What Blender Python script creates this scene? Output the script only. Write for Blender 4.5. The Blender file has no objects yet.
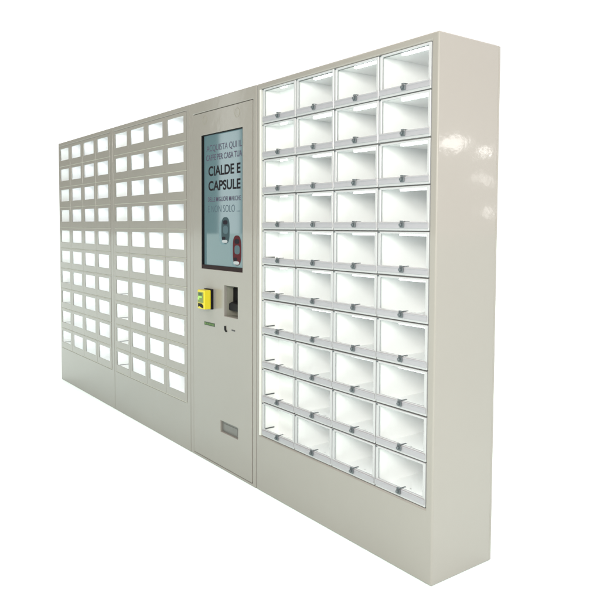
import bpy, bmesh, math, random
from mathutils import Vector, Matrix
random.seed(7)
S = bpy.context.scene
COL = S.collection

# ------------------------------------------------------------------ camera
def set_camera():
    f, cx, cy, yaw, pitch, roll = 680.693, 292.134, 262.083, -.934, -.052, .004
    cam = bpy.data.cameras.new('camera'); o = bpy.data.objects.new('camera', cam); COL.objects.link(o)
    fwd = Vector((math.sin(yaw)*math.cos(pitch), math.cos(yaw)*math.cos(pitch), math.sin(pitch)))
    right = Vector((math.cos(yaw), -math.sin(yaw), 0)); up = right.cross(fwd)
    r2 = math.cos(roll)*right + math.sin(roll)*up
    u2 = -math.sin(roll)*right + math.cos(roll)*up
    M = Matrix((r2, u2, -fwd)).transposed().to_4x4()
    M.translation = Vector((1.639, -1.848, 1.311))
    o.matrix_world = M
    cam.sensor_width = 36; cam.sensor_fit = 'HORIZONTAL'
    cam.lens = f/600*36
    cam.shift_x = (300-cx)/600; cam.shift_y = -(300-cy)/600
    cam.clip_end = 500; cam.clip_start = .05
    S.camera = o
set_camera()

# ------------------------------------------------------------------ world: white studio surround, dimmer room behind the camera
W = bpy.data.worlds.new('World'); S.world = W; W.use_nodes = True
nt = W.node_tree; nt.nodes.clear()
def N(t, **k):
    n = nt.nodes.new(t)
    for a, b in k.items(): setattr(n, a, b)
    return n
def math_(op, a, b=None, clamp=False):
    n = N('ShaderNodeMath', operation=op); n.use_clamp = clamp
    for i, v in enumerate((a, b)):
        if v is None: continue
        if isinstance(v, (int, float)): n.inputs[i].default_value = v
        else: nt.links.new(v, n.inputs[i])
    return n.outputs[0]
def step(v, a, b):
    n = N('ShaderNodeMapRange', interpolation_type='SMOOTHSTEP')
    nt.links.new(v, n.inputs[0]); n.inputs[1].default_value = a; n.inputs[2].default_value = b
    return n.outputs[0]
def mixc(fac, c1, c2):
    n = N('ShaderNodeMix', data_type='RGBA')
    nt.links.new(fac, n.inputs[0])
    for s, c in ((6, c1), (7, c2)):
        if isinstance(c, tuple): n.inputs[s].default_value = (*c, 1)
        else: nt.links.new(c, n.inputs[s])
    return n.outputs[2]
tc = N('ShaderNodeTexCoord'); sp = N('ShaderNodeSeparateXYZ'); nt.links.new(tc.outputs['Generated'], sp.inputs[0])
X, Y, Z = sp.outputs
ROOM = (.50, .44, .33)          # dim warm room behind the camera
WHITE = (1.35, 1.38, 1.38)      # white studio wall behind the cabinets
OVERHEAD = (2.85, 2.70, 2.56)         # bright glow added overhead to keep the floor white
WARM = (2.25, 1.98, 1.90)         # warm glow added on the right, out of view, to tint the end panel
vm = N('ShaderNodeVectorMath', operation='MULTIPLY'); nt.links.new(tc.outputs['Generated'], vm.inputs[0]); vm.inputs[1].default_value = (1, 1, .25)
nz = N('ShaderNodeTexNoise'); nz.inputs['Scale'].default_value = 7; nz.inputs['Detail'].default_value = 2; nt.links.new(vm.outputs[0], nz.inputs['Vector'])
ROOM = mixc(step(nz.outputs[0], .38, .62), (.10, .085, .06), (.50, .44, .34))      # noise streaks added to vary the reflections
side = mixc(step(Y, -.12, .0), ROOM, mixc(step(X, .0, .5), WHITE, WARM))
# tall bright window of the room, to the left behind the camera
az = math_('DIVIDE', X, Y)      # x / y; both negative behind the camera to the left
w1 = math_('MULTIPLY', step(az, 1.585, 1.60), math_('SUBTRACT', 1.0, step(az, 1.700, 1.712)))
w1 = math_('MULTIPLY', w1, math_('LESS_THAN', Y, 0.0))
w1 = math_('MULTIPLY', w1, math_('LESS_THAN', X, 0.0))
side = mixc(w1, side, (2.6, 2.7, 2.7))
allc = mixc(step(Z, .55, .72), side, OVERHEAD)
bg = N('ShaderNodeBackground'); nt.links.new(allc, bg.inputs[0]); bg.inputs[1].default_value = 1.0
out = N('ShaderNodeOutputWorld'); nt.links.new(bg.outputs[0], out.inputs[0])

S.view_settings.view_transform = 'Standard'; S.view_settings.look = 'None'
S.view_settings.exposure = 0; S.view_settings.gamma = 1
S.render.engine = 'CYCLES'; S.cycles.use_denoising = True
S.cycles.max_bounces = 10; S.cycles.diffuse_bounces = 6; S.cycles.transparent_max_bounces = 16
S.cycles.sample_clamp_indirect = 6

# added key light, out of view: brightens the right-hand end, falls off along the row
kl = bpy.data.lights.new('added_key', 'AREA'); kl.shape = 'SQUARE'; kl.size = 1.1; kl.energy = 178; kl.color = (1, .95, .87)
ko = bpy.data.objects.new('added_key', kl); COL.objects.link(ko); ko.location = (1.95, -2.7, 2.1)
ko.rotation_euler = (Vector((-.6, 0, 1.0))-ko.location).to_track_quat('-Z', 'Y').to_euler()
# small studio lamps that glint on the glossy end panel
def glint(ys, zs, w, h, L, t=1.2, rot=0):
    l = bpy.data.lights.new('lamp', 'AREA'); l.shape = 'ELLIPSE'; l.size = w; l.size_y = h
    l.energy = L*math.pi*w*h*.785; l.color = (1, .97, .93)
    o = bpy.data.objects.new('lamp', l); COL.objects.link(o)
    src = Vector((0, ys, zs)); d = Vector((1.639, ys+1.848, zs-1.311))
    o.location = src + d*t
    q = (-d).to_track_quat('-Z', 'Y'); o.rotation_euler = (q.to_matrix() @ Matrix.Rotation(rot, 3, 'Z')).to_euler()
for g in [(.068, 1.612, 0.26, .10, 16), (.262, 1.594, .09, .07, 22), (.262, 1.492, .14, .03, 14, 1.2, -.7), (.283, 1.372, .05, .10, 15), (.20, 1.49, .04, .05, 8)]:
    glint(*g)

# ------------------------------------------------------------------ materials
def mat(name, col, rough=.5, metal=0, spec=.5, coat=0, noise=0, nscale=8, bump=0, bscale=60, emit=None, es=0):
    m = bpy.data.materials.new(name); m.use_nodes = True
    t = m.node_tree; b = t.nodes['Principled BSDF']
    b.inputs['Specular Tint'].default_value = (1, 1, 1, 1)
    b.inputs['Base Color'].default_value = (*col, 1); b.inputs['Roughness'].default_value = rough
    b.inputs['Metallic'].default_value = metal; b.inputs['Specular IOR Level'].default_value = spec
    b.inputs['Coat Weight'].default_value = coat; b.inputs['Coat Roughness'].default_value = .08
    c = t.nodes.new('ShaderNodeTexCoord')
    if noise:
        n = t.nodes.new('ShaderNodeTexNoise'); n.inputs['Scale'].default_value = nscale; n.inputs['Detail'].default_value = 6
        r = t.nodes.new('ShaderNodeMapRange'); r.inputs[3].default_value = 1-noise; r.inputs[4].default_value = 1+noise
        mx = t.nodes.new('ShaderNodeVectorMath'); mx.operation = 'SCALE'; mx.inputs[0].default_value = col
        t.links.new(c.outputs['Object'], n.inputs['Vector']); t.links.new(n.outputs[0], r.inputs[0])
        t.links.new(r.outputs[0], mx.inputs['Scale']); t.links.new(mx.outputs[0], b.inputs['Base Color'])
    if bump:
        n = t.nodes.new('ShaderNodeTexNoise'); n.inputs['Scale'].default_value = bscale; n.inputs['Detail'].default_value = 3
        k = t.nodes.new('ShaderNodeBump'); k.inputs['Strength'].default_value = bump; k.inputs['Distance'].default_value = .01
        t.links.new(c.outputs['Object'], n.inputs['Vector']); t.links.new(n.outputs[0], k.inputs['Height'])
        t.links.new(k.outputs[0], b.inputs['Normal'])
        t.links.new(k.outputs[0], b.inputs['Coat Normal'])
    if emit:
        b.inputs['Emission Color'].default_value = (*emit, 1); b.inputs['Emission Strength'].default_value = es
    return m
PAINT = mat('beige_paint', (.210, .200, .185), .36, spec=.3, coat=.5, noise=.03, nscale=3, bump=.04, bscale=20)
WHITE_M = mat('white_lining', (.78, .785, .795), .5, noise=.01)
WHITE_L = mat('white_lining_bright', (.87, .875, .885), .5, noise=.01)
RAIL = mat('pale_rail', (.25, .25, .275), .35, noise=.08, nscale=30)
RIM = mat('acrylic_rim', (.325, .335, .35), .25)
LATCH = mat('latch_metal', (.075, .09, .10), .45, metal=.2, noise=.2, nscale=80)
DARK = mat('gap_shade', (.13, .13, .13), .6)
SLOT = mat('dark_slot', (.04, .04, .045), .5)
SLOT2 = mat('grey_slot', (.16, .16, .17), .5)
BLACK = mat('black_bezel', (.004, .004, .005), .55, spec=.15)
MAROON = mat('maroon_bezel', (.012, .004, .005), .5, spec=.12)
YELLOW = mat('yellow_plastic', (.50, .42, .012), .35)
GREEN = mat('green_display', (.06, .09, .01), .3, emit=(.20, .30, .02), es=.35)
LIME = mat('lime_light', (.1, .3, .03), .4, emit=(.45, .9, .15), es=.7)
GREENLBL = mat('green_label', (.012, .04, .006), .5)
GREENTXT = mat('green_label_text', (.07, .15, .02), .5)
PLATE = mat('grey_plate', (.11, .11, .105), .4, noise=.15, nscale=60)
GREYIN = mat('recess_grey', (.20, .20, .17), .5)
LED = mat('led', (1, 1, 1), .5, emit=(.90, .95, 1), es=5.0)
LED2 = mat('led_strong', (1, 1, 1), .5, emit=(.88, .94, 1), es=21)
HIGHLIGHT = mat('edge_highlight', (.36, .36, .31), .3)  # pale colour for painted edge highlights
FLANGE = mat('pale_flange', (.50, .51, .49), .35)
FLOOR = mat('white_floor', (.79, .94, .92), .8, noise=.004)
INK = mat('ink', (.02, .015, .02), .5)
INK2 = mat('ink_purple', (.08, .05, .08), .5)
def screen_mat():
    return mat('screen_picture', (.02, .03, .03), .04, spec=.6, emit=(.095, .17, .185), es=1.0)
SCREEN = screen_mat()
def flat(name, c): return mat(name, tuple(v*.15 for v in c), .6, spec=.12, emit=c, es=.75)
def clear(name, tint=(.98, .988, .985), gl=.06):
    m = bpy.data.materials.new(name); m.use_nodes = True; t = m.node_tree; t.nodes.clear()
    a = t.nodes.new('ShaderNodeBsdfTransparent'); a.inputs[0].default_value = (*tint, 1)
    g = t.nodes.new('ShaderNodeBsdfGlossy'); g.inputs['Roughness'].default_value = gl
    f = t.nodes.new('ShaderNodeFresnel'); f.inputs[0].default_value = 1.45
    mx = t.nodes.new('ShaderNodeMixShader'); o = t.nodes.new('ShaderNodeOutputMaterial')
    ge = t.nodes.new('ShaderNodeNewGeometry'); k = t.nodes.new('ShaderNodeMath'); k.operation = 'MULTIPLY'
    iv = t.nodes.new('ShaderNodeMath'); iv.operation = 'SUBTRACT'; iv.inputs[0].default_value = 1; t.links.new(ge.outputs['Backfacing'], iv.inputs[1])
    t.links.new(f.outputs[0], k.inputs[0]); t.links.new(iv.outputs[0], k.inputs[1])
    t.links.new(k.outputs[0], mx.inputs[0]); t.links.new(a.outputs[0], mx.inputs[1]); t.links.new(g.outputs[0], mx.inputs[2])
    t.links.new(mx.outputs[0], o.inputs[0]); return m
PANE = clear('clear_acrylic')

# ------------------------------------------------------------------ mesh helpers
def box(bm, x0, x1, y0, y1, z0, z1, mi=0):
    vs = [bm.verts.new(p) for p in ((x0,y0,z0),(x1,y0,z0),(x1,y1,z0),(x0,y1,z0),(x0,y0,z1),(x1,y0,z1),(x1,y1,z1),(x0,y1,z1))]
    for f in ((0,3,2,1),(4,5,6,7),(0,1,5,4),(1,2,6,5),(2,3,7,6),(3,0,4,7)):
        bm.faces.new([vs[i] for i in f]).material_index = mi
def plate(bm, x0, x1, z0, z1, yf, yb, holes=(), mi=0):
    """slab with rectangular through-holes, one watertight shell"""
    xs = sorted({x0, x1, *[h[0] for h in holes], *[h[1] for h in holes]})
    zs = sorted({z0, z1, *[h[2] for h in holes], *[h[3] for h in holes]})
    V = {}
    def v(i, j, k):
        if (i, j, k) not in V: V[(i, j, k)] = bm.verts.new((xs[i], yf if k == 0 else yb, zs[j]))
        return V[(i, j, k)]
    nx, nz = len(xs)-1, len(zs)-1
    def solid(i, j):
        if i < 0 or j < 0 or i >= nx or j >= nz: return False
        mx, mz = (xs[i]+xs[i+1])/2, (zs[j]+zs[j+1])/2
        return not any(h[0] < mx < h[1] and h[2] < mz < h[3] for h in holes)
    for i in range(nx):
        for j in range(nz):
            if not solid(i, j): continue
            F = [[v(i,j,0), v(i+1,j,0), v(i+1,j+1,0), v(i,j+1,0)], [v(i,j,1), v(i,j+1,1), v(i+1,j+1,1), v(i+1,j,1)]]
            if not solid(i-1, j): F.append([v(i,j,0), v(i,j+1,0), v(i,j+1,1), v(i,j,1)])
            if not solid(i+1, j): F.append([v(i+1,j,0), v(i+1,j,1), v(i+1,j+1,1), v(i+1,j+1,0)])
            if not solid(i, j-1): F.append([v(i,j,0), v(i,j,1), v(i+1,j,1), v(i+1,j,0)])
            if not solid(i, j+1): F.append([v(i,j+1,0), v(i+1,j+1,0), v(i+1,j+1,1), v(i,j+1,1)])
            for f in F: bm.faces.new(f).material_index = mi
def obj(name, bm, mats, parent=None, bevel=0, loc=None, seg=2):
    if isinstance(bm, bmesh.types.BMesh):
        me = bpy.data.meshes.new(name); bmesh.ops.recalc_face_normals(bm, faces=bm.faces); bm.to_mesh(me); bm.free()
        for m in (mats if isinstance(mats, (list, tuple)) else [mats]): me.materials.append(m)
    else: me = bm
    o = bpy.data.objects.new(name, me); COL.objects.link(o)
    if parent: o.parent = parent
    if loc: o.location = loc
    if bevel:
        b = o.modifiers.new('bevel', 'BEVEL'); b.width = bevel; b.segments = seg; b.limit_method = 'ANGLE'; b.harden_normals = False
    return o
def thing(name, label, cat, loc, group=None):
    o = bpy.data.objects.new(name, None); COL.objects.link(o); o.location = loc
    o['label'] = label; o['category'] = cat
    if group: o['group'] = group
    return o
def dup(o, parent, loc):
    r = o.copy(); COL.objects.link(r); r.parent = parent; r.location = loc
    for ch in list(o.children):
        c = ch.copy(); COL.objects.link(c); c.parent = r
    return r
def jig(o, k=1):     # hand-fitted doors never hang quite true
    o.location.x += random.uniform(-.0006, .0006)*k; o.location.z += random.uniform(-.0007, .0007)*k
    o.rotation_euler = (random.uniform(-.0012, .0012), random.uniform(-.0015, .0015)*k, random.uniform(-.0016, .0016))
def text_mesh(name, s, m, x0, x1, z0, z1, y, parent, bold=0):
    cu = bpy.data.curves.new(name, 'FONT'); cu.body = s; cu.offset = bold; cu.extrude = 0.0
    t = bpy.data.objects.new('tmp', cu); COL.objects.link(t)
    dg = bpy.context.evaluated_depsgraph_get(); me = bpy.data.meshes.new_from_object(t.evaluated_get(dg))
    bpy.data.objects.remove(t); me.name = name
    a = [v.co.x for v in me.vertices]; b = [v.co.y for v in me.vertices]
    ax, bx, ay, by = min(a), max(a), min(b), max(b)
    for v in me.vertices:
        px = (v.co.x-ax)/(bx-ax); pz = (v.co.y-ay)/(by-ay)
        v.co = (x0+px*(x1-x0), y, z0+pz*(z1-z0))
    me.materials.clear(); me.materials.append(m)
    return obj(name, me, None, parent)
D, H = .343, 2.0
Z0, Z1, NR = .280, 1.970, 10
PZ = (Z1-Z0)/NR
BASE = .0

# ------------------------------------------------------------------ floor
bm = bmesh.new(); bmesh.ops.create_circle(bm, cap_ends=True, segments=64, radius=120)
fl = obj('floor', bm, FLOOR); fl['kind'] = 'structure'

# ------------------------------------------------------------------ right cabinet: clear doors
def rack(bm, xs, back, z0, z1, yf, t=.007, first_back=None):
    """white lining: uprights at xs, shelves, back panels and the floor dots"""
    for x in xs: box(bm, x-t, x+t, yf, D-.03, z0, z1)
    for i in range(len(xs)-1):
        a, b = xs[i]+t, xs[i+1]-t
        bk = first_back if (i == 0 and first_back) else back
        box(bm, a, b, bk, bk+.004, z0, z1)
        for r in range(NR+1):
            z = z0+PZ*r
            zl, zh = (z-.004, z+.004)
            if r == 0: zl, zh = z+.0005, z+.004
            if r == NR: zl, zh = z-.004, z-.0005
            box(bm, a, b, yf+.004, bk, zl, zh)
def compartment_dots(bm, cx, z, yy, mi):
    for dx, dy, r in ((-.02, .09, .004), (.025, .11, .003), (.05, .085, .0035), (.04, .14, .003)):
        c = bmesh.ops.create_circle(bm, cap_ends=True, segments=8, radius=r, matrix=Matrix.Translation((cx+dx, yy+dy, z)))
        for f in {f for v in c['verts'] for f in v.link_faces}: f.material_index = mi

def right_cabinet():
    w = 1.157
    T = thing('locker_cabinet', 'beige vending cabinet with clear see-through doors and broad glossy end panel, nearest on the right', 'vending cabinet', (-w/2, D/2, 0))
    T.location = (-w, 0, 0)
    ox = w                                     # local x = world x + w
    bm = bmesh.new()
    plate(bm, .004, w, BASE, H, 0, D, [(w-1.127, w-.034, Z0, Z1)])
    box(bm, w-1.13, w-.031, D-.02, D-.003, Z0-.003, Z1+.003)
    obj('body', bm, PAINT, T, bevel=.007, seg=3)
    bm = bmesh.new(); box(bm, w-.001, w+.0009, D-.010, D+.0005, .004, H-.004); obj('rear_lip', bm, PAINT, T, bevel=.0008, seg=1)
    bm = bmesh.new(); box(bm, -.0002, .0038, .004, D-.02, .004, H-.006); obj('seam_shade', bm, DARK, T)  # dark strip standing in for the shade of the open seam
    xs = [w-1.106+.268*i for i in range(5)]; xs[0] = w-1.106; xs[4] = w-.042
    bm = bmesh.new()
    rack(bm, xs, .285, Z0+.0006, Z1-.0006, .014, first_back=.095)
    for i in range(4):
        for r in range(NR): compartment_dots(bm, (xs[i]+xs[i+1])/2, Z0+PZ*r+.0046, -.01 if i == 0 else 0, 1)
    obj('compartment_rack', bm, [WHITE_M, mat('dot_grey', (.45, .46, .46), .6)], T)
    fb = bmesh.new(); box(fb, w-1.1265, w-1.1135, -.0015, .2, Z0+.0006, Z1-.0006); obj('flange', fb, FLANGE, T)
    # dark slot along the foot of the first column's side wall
    sm = bmesh.new(); box(sm, 0, .0015, .012, .070, 0, .006)
    s0 = obj('wall_slot', sm, SLOT, T)
    s0.location = (xs[0]+.0075, 0, Z0+.033)
    for r in range(1, NR): dup(s0, T, (xs[0]+.0075, 0, Z0+PZ*r+.033))
    # door prototype; local origin at lower left corner of the cell
    cw = .268; dw = cw-.006; dh = PZ-.005
    bm = bmesh.new(); plate(bm, 0, dw, 0, dh, .001, .011, [(.013, dw-.013, .034, dh-.008)])
    d = obj('door', bm, RIM, T, bevel=.0015, seg=1)
    bm = bmesh.new(); box(bm, .0132, dw-.0132, .0045, .0075, .0345, dh-.0085); obj('pane', bm, PANE, d)
    bm = bmesh.new()
    box(bm, .001, dw-.001, -.0025, .0005, .009, .0295); box(bm, .002, dw-.002, -.004, -.0027, .026, .030)
    obj('bottom_rail', bm, RAIL, d, bevel=.0008, seg=1)
    bm = bmesh.new(); box(bm, .0005, .009, -.002, .0008, dh-.005, dh-.0005); obj('hinge_pin', bm, LATCH, d)
    bm = bmesh.new(); lx = dw*.515
    box(bm, lx-.010, lx+.010, -.009, -.0045, .012, .031)
    bmesh.ops.create_cone(bm, cap_ends=True, segments=14, radius1=.0062, radius2=.0055, depth=.008,
        matrix=Matrix.Translation((lx-.002, -.013, .022)) @ Matrix.Rotation(math.pi/2, 4, 'X'))
    box(bm, lx+.003, lx+.010, -.009, .026, .0338, .0362)
    box(bm, lx-.009, lx+.004, -.0095, -.004, .0325, .0375)
    obj('latch', bm, LATCH, d, bevel=.001, seg=1)
    bm = bmesh.new(); box(bm, 0, .14, 0, .014, -.008, 0); led = obj('light_strip', bm, LED, T)
    bm = bmesh.new(); box(bm, 0, .05, 0, .006, -.006, 0); led1 = obj('light_strip', bm, LED, T)
    first = True
    for i in range(4):
        for r in range(NR):
            L = (xs[i]+.003 if i else xs[0]+.003, 0, Z0+PZ*r+.004)
            Q = (xs[i]+(.10 if i else .12), .022, Z0+PZ*(r+1)-.0075)
            if i == 0:
                if r == 0: led1.location = Q; d.location = L
                else: dup(led1, T, Q); jig(dup(d, T, L))
                continue
            if i == 1 and r == 0: led.location = Q
            else: dup(led, T, Q)
            jig(dup(d, T, L))
    # dark strips painted as the shade in the gaps between the rows
    sm = bmesh.new(); box(sm, 0, w-.034-(w-1.106), .0113, .0135, -.0055, .0045)
    g0 = obj('row_gap_shade', sm, DARK, T); g0.location = (w-1.106, 0, Z0+PZ)
    for r in range(2, NR+1): dup(g0, T, (w-1.106, 0, Z0+PZ*r-(.0052 if r == NR else 0)))
right_cabinet()

# ------------------------------------------------------------------ left cabinets: painted doors with small windows
def window_cabinet(xl, xr, wx0, pitch, ww, label):
    w = xr-xl
    T = thing('locker_cabinet', label, 'vending cabinet', (xl, 0, 0), 'cabinets with small square windows')
    m = .030
    mr = w-((wx0-xl)-(pitch-ww)/2+pitch*4)-.0005
    bm = bmesh.new(); plate(bm, .0008, w-.0008, BASE, H, 0, D, [(m, w-mr, Z0, Z1)])
    box(bm, m-.003, w-mr+.003, D-.02, D-.003, Z0-.003, Z1+.003)
    obj('body', bm, PAINT, T, bevel=.004)
    first_x = wx0-xl                                      # left edge of the first window
    bm = bmesh.new()
    plate(bm, m-.002, w-mr+.002, Z0-.002, Z1+.002, .0047, .0075, [(first_x+pitch*i-.012, first_x+pitch*i+ww+.006, Z0+PZ*r+.045, Z0+PZ*r+.151) for i in range(4) for r in range(NR)])
    obj('door_surround', bm, PAINT, T)
    gap = pitch-ww
    edges = [first_x-gap/2+pitch*i for i in range(5)]
    edges[0] = max(edges[0], m+.001); edges[4] = min(edges[4], w-mr-.0005)
    bm = bmesh.new(); xs = list(edges); xs[0] += .001; xs[4] -= .008
    rack(bm, xs, .285, Z0+.0006, Z1-.0006, .0085, first_back=.10)
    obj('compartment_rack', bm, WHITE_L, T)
    tb = bmesh.new(); box(tb, m+.001, w-mr-.001, -.0022, .0046, -.0019, .0019); t0 = obj('row_highlight', tb, HIGHLIGHT, T, bevel=.0012, loc=(0, 0, Z0+PZ))  # pale strips painted as the highlight lines along the door edges
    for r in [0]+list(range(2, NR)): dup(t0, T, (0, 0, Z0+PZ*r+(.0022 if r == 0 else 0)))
    sm = bmesh.new(); box(sm, 0, .0015, .02, .095, 0, .005)
    for r in range(0, 4):
        p = (xs[0]+.0072, 0, Z0+PZ*r+.040)
        if r == 0: s0 = obj('wall_slot', sm, SLOT2, T, loc=p)
        else: dup(s0, T, p)
    bm = bmesh.new(); box(bm, 0, .15, 0, .012, -.006, 0); led = obj('light_strip', bm, LED2, T)
    bm = bmesh.new(); box(bm, 0, .07, 0, .009, -.004, 0); led1 = obj('light_strip', bm, LED2, T)
    n = 0
    for i in range(4):
        a, b = edges[i], edges[i+1]; dw = b-a-.0018; dh = PZ-.0048
        hx = first_x+pitch*i-a-.0009; hz = .044+.0
        bm = bmesh.new(); plate(bm, 0, dw, 0, dh, -.0015, .0045, [(hx, hx+ww, .047, .047+.096)])
        d = obj('door', bm, PAINT, T, bevel=.0012)
        bm = bmesh.new(); box(bm, hx+.0003, hx+ww-.0003, .0005, .003, .0473, .047+.0957); obj('pane', bm, PANE, d)
        for r in range(NR):
            L = (a+.0009, 0, Z0+PZ*r+.0028); Q = (xs[i]+.045, .0105, Z0+PZ*(r+1)-.0055)
            if r == 0: d.location = L
            else: jig(dup(d, T, L), .3)
            src = led1 if i == 0 else led
            if r == 0 and i < 2: src.location = Q
            else: dup(src, T, Q)
XL, X1, X2, X3 = -4.176, -2.986, -1.841, -1.157
window_cabinet(XL, X1, -4.130, .2825, .209, 'beige cabinet with small square lit windows at the far left end of the row')
window_cabinet(X1, X2, -2.942, .2725, .207, 'beige cabinet with small square lit windows directly beside the screen kiosk')

# ------------------------------------------------------------------ kiosk
def disc(bm, x, z, y0, y1, r0, r1, seg=32, mi=0):
    """flat ring lying in the xz plane"""
    rows = []
    for r, y in ((r0, y0), (r0, y1), (r1, y1), (r1, y0)):
        rows.append([bm.verts.new((x+r*math.cos(2*math.pi*k/seg), y, z+r*math.sin(2*math.pi*k/seg))) for k in range(seg)])
    for q in range(4):
        A, B = rows[q], rows[(q+1) % 4]
        for k in range(seg): bm.faces.new((A[k], A[(k+1) % seg], B[(k+1) % seg], B[k])).material_index = mi
def outline(bm, pts, y0, y1, mi=0):
    a = [bm.verts.new((x, y0, z)) for x, z in pts]; b = [bm.verts.new((x, y1, z)) for x, z in pts]
    bm.faces.new(a).material_index = mi; bm.faces.new(b[::-1]).material_index = mi
    for i in range(len(pts)):
        j = (i+1) % len(pts); bm.faces.new((a[i], b[i], b[j], a[j])).material_index = mi
def stadium(cx, cz, w, h, n=12, top=1., bot=1.):
    P = []
    for k in range(4*n):
        t = 2*math.pi*k/(4*n); c, s = math.cos(t), math.sin(t)
        e = .75
        P.append((cx+w/2*math.copysign(abs(c)**e, c), cz+h/2*math.copysign(abs(s)**(e*.8), s)))
    return P
def kiosk():
    w = X3-X2
    T = thing('vending_kiosk', 'beige upright control kiosk with tall advertising screen and yellow card reader', 'kiosk', (X2, 0, 0))
    def lx(x): return x-X2
    dx0, dx1, dz0, dz1 = lx(-1.800), lx(-1.192), .018, 1.932
    bm = bmesh.new(); plate(bm, .0008, w-.0008, BASE, H, 0, D, [(dx0-.003, dx1+.003, dz0-.003, dz1+.003)])
    box(bm, dx0-.01, dx1+.01, .11, .13, dz0-.01, dz1+.01)
    obj('body', bm, PAINT, T, bevel=.005, seg=3)
    # door with its three openings
    scr = (lx(-1.708), lx(-1.281), 1.077, 1.810)
    rec = (lx(-1.463), lx(-1.326), .836, .999)
    plt = (lx(-1.502), lx(-1.324), .206, .267)
    bm = bmesh.new(); plate(bm, dx0, dx1, dz0, dz1, -.002, .018, [scr, rec, plt])
    d = obj('door', bm, PAINT, T, bevel=.003, seg=2)
    for zz in (.35, 1.65):
        bm = bmesh.new(); box(bm, dx1+.0032, dx1+.007, -.004, .02, zz, zz+.05)
    # speaker grilles above the screen
    for k, (x, z) in enumerate(((-1.666, 1.890), (-1.331, 1.888))):
        bm = bmesh.new(); disc(bm, lx(x), z, -.0026, -.0019, .021, .0245)
        random.seed(k)
        for q in range(7):
            ang = q*math.pi/3
            rr = 0 if q == 6 else .011
            bmesh.ops.create_circle(bm, cap_ends=True, segments=8, radius=.0022, matrix=Matrix.Translation((lx(x)+rr*math.cos(ang), -.0023, z+rr*math.sin(ang))) @ Matrix.Rotation(math.pi/2, 4, 'X'))
        obj('speaker_grille', bm, mat('grille', (.20, .19, .16), .5), T)
    # screen
    sx0, sx1, sz0, sz1 = scr
    bm = bmesh.new()
    plate(bm, sx0+.0005, sx1-.0005, sz0+.0005, sz1-.0005, .0005, .022, [(sx0+.007, sx1-.004, sz0+.022, sz1-.004)])
    for f in bm.faces:
        if f.calc_center_median().z < sz0+.0225: f.material_index = 1
    bz = obj('screen', bm, [BLACK, MAROON], T)
    bm = bmesh.new(); box(bm, sx0+.004, sx1-.003, .0145, .020, sz0+.018, sz1-.003); obj('display', bm, SCREEN, bz)
    ty = .0139
    inkA = flat('screen_ink_violet', (.10, .085, .13)); inkB = flat('screen_ink_black', (.012, .010, .014)); inkC = flat('screen_ink_grey', (.09, .13, .16))
    # wording on the screen
    for s, m, x0, x1, z0, z1, b in TEXTS(inkA, inkB, inkC):
        text_mesh('screen_lettering', s, m, lx(x0), lx(x1), z0, z1, ty, bz, b)
    # the two capsule coffee machines pictured on the screen
    for cx, cz, ww, hh, body in ((-1.478, 1.290, .100, .140, (.05, .09, .10)), (-1.362, 1.187, .100, .155, (.10, .012, .018))):
        bm = bmesh.new(); c = lx(cx)
        outline(bm, stadium(c-.014, cz-.01, ww*.95, hh*.98), ty-.0002, ty, 3)
        outline(bm, stadium(c+.004, cz, ww*.82, hh), ty-.0006, ty-.0003, 0)
        outline(bm, stadium(c+.004, cz+hh*.30, ww*.45, hh*.16), ty-.001, ty-.0007, 1)
        outline(bm, stadium(c-.002, cz-hh*.42, ww*.55, hh*.11), ty-.001, ty-.0007, 2)
        outline(bm, stadium(c-.012, cz-hh*.30, ww*.35, hh*.12), ty-.0014, ty-.0011, 1)
        if body[0] > .1:
            outline(bm, stadium(c+.008, cz+hh*.22, ww*.16, hh*.07), ty-.0018, ty-.0015, 4)
            outline(bm, stadium(c+.008, cz-hh*.05, ww*.30, hh*.10), ty-.0014, ty-.0011, 5)
        else:
            outline(bm, stadium(c+.006, cz+hh*.02, ww*.5, hh*.30), ty-.0010, ty-.0007, 6)
        obj('pictured_coffee_machine', bm, [flat('pm_body', body), flat('pm_dark', (.015, .012, .02)), flat('pm_pale', (.55, .60, .60)), flat('pm_tank', (.22, .34, .36)), flat('pm_gold', (.45, .22, .12)), flat('pm_olive', (.07, .09, .06)), flat('pm_teal', (.10, .17, .19))], bz)
    # yellow card reader: black mounting plate, yellow housing, display, keypad
    rx0, rx1, rz0, rz1 = lx(-1.652), lx(-1.574), .862, .966
    bm = bmesh.new(); box(bm, rx0-.003, rx1+.001, -.016, -.0021, rz0-.002, rz1+.004); rp = obj('card_reader', bm, BLACK, T, bevel=.002)
    bm = bmesh.new(); box(bm, rx0, rx1-.001, -.058, -.0162, rz0, rz1)
    obj('housing', bm, YELLOW, rp, bevel=.005, seg=3)
    bm = bmesh.new(); box(bm, rx0+.008, rx1-.012, -.0595, -.0582, rz0+.035, rz1-.012); obj('display', bm, GREEN, rp)
    bm = bmesh.new(); box(bm, rx0+.014, rx1-.026, -.0605, -.0596, rz1-.042, rz1-.034); box(bm, rx0+.010, rx0+.024, -.0605, -.0596, rz0+.050, rz0+.062); obj('display_light', bm, LIME, rp)
    bm = bmesh.new()
    box(bm, rx0+.016, rx1-.028, -.0605, -.0596, rz1-.030, rz1-.016)
    obj('display_writing', bm, mat('dark_green', (.01, .05, .01), .4), rp)
    bm = bmesh.new(); outline(bm, [(rx0+.010, rz0+.010), (rx0+.022, rz0+.016), (rx0+.042, rz0+.010), (rx0+.064, rz0+.006), (rx0+.066, rz0+.020), (rx0+.050, rz0+.030), (rx0+.010, rz0+.031)], -.0598, -.0582)
    obj('contactless_pad', bm, BLACK, rp)
    # recess with black scanner
    bm = bmesh.new()
    a, b, c, e = rec
    plate(bm, a-.004, b+.004, c-.004, e+.004, .0181, .066, [(a-.0005, b+.0005, c-.0005, e+.0005)])
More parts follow.
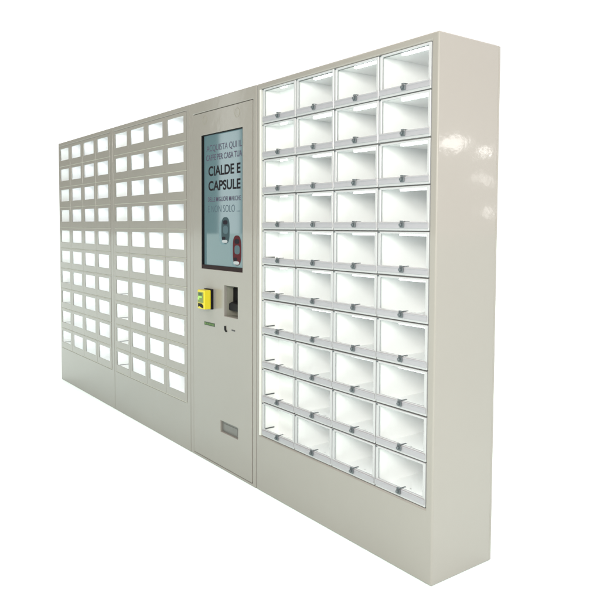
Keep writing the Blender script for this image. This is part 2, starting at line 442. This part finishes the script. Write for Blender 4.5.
    box(bm, a-.003, b+.003, .066, .070, c-.003, e+.003)
    tr = obj('recess_tray', bm, GREYIN, T)
    bm = bmesh.new()
    box(bm, a+.004, b-.001, .052, .0655, c+.024, e-.016)
    outline_pts = [(a+.004, c+.025), (b-.002, c+.022), (b-.002, c+.075), (a+.03, c+.083), (a+.006, c+.072)]
    a1 = [bm.verts.new((x, .050, z)) for x, z in outline_pts]
    cxm = sum(p[0] for p in outline_pts)/5; czm = sum(p[1] for p in outline_pts)/5
    b1 = [bm.verts.new((cxm+(x-cxm)*.8, .018, czm+(z-czm)*.7)) for x, z in outline_pts]
    bm.faces.new(a1); bm.faces.new(b1[::-1])
    for i in range(5):
        j = (i+1) % 5; bm.faces.new((a1[i], b1[i], b1[j], a1[j]))
    obj('scanner', bm, BLACK, tr, bevel=.002)
    # green label, lock, small slot
    bm = bmesh.new(); box(bm, lx(-1.674), lx(-1.560), -.0032, -.0021, .766, .784); g = obj('green_label', bm, GREENLBL, T)
    bm = bmesh.new()
    for q in range(5): box(bm, lx(-1.668)+q*.021, lx(-1.668)+q*.021+.013, -.0036, -.0033, .770+.001*(q % 2), .779)
    obj('label_marks', bm, GREENTXT, g)
    bm = bmesh.new()
    outline(bm, [(lx(-1.456), .784), (lx(-1.443), .786), (lx(-1.440), .766), (lx(-1.430), .756), (lx(-1.442), .753), (lx(-1.454), .764)], -.007, -.0021)
    obj('lock', bm, BLACK, T, bevel=.001)
    bm = bmesh.new(); box(bm, lx(-1.384), lx(-1.352), -.0035, -.0021, .767, .774); obj('coin_slot', bm, SLOT, T)
    # grey plate sunk in the lower opening
    a, b, c, e = plt
    bm = bmesh.new()
    plate(bm, a-.003, b+.003, c-.003, e+.003, .0105, .017, [])
    box(bm, a+.02, b-.02, .0085, .0104, c+.012, e-.014)
    obj('return_flap', bm, PLATE, T, bevel=.001, seg=1)
def TEXTS(A, B, C):
    return [
     ('ACQUISTA QUI IL', A, -1.674, -1.311, 1.712, 1.752, 0.0),
     ('CAFFE PER CASA TUA', A, -1.678, -1.309, 1.668, 1.700, .015),
     ('CIALDE E', B, -1.654, -1.324, 1.584, 1.638, .028),
     ('CAPSULE', B, -1.654, -1.324, 1.504, 1.558, .028),
     ('DELLE MIGLIORI MARCHE', A, -1.660, -1.322, 1.445, 1.470, .012),
     ('E NON SOLO ...', C, -1.660, -1.335, 1.387, 1.424, -.008),
    ]
kiosk()
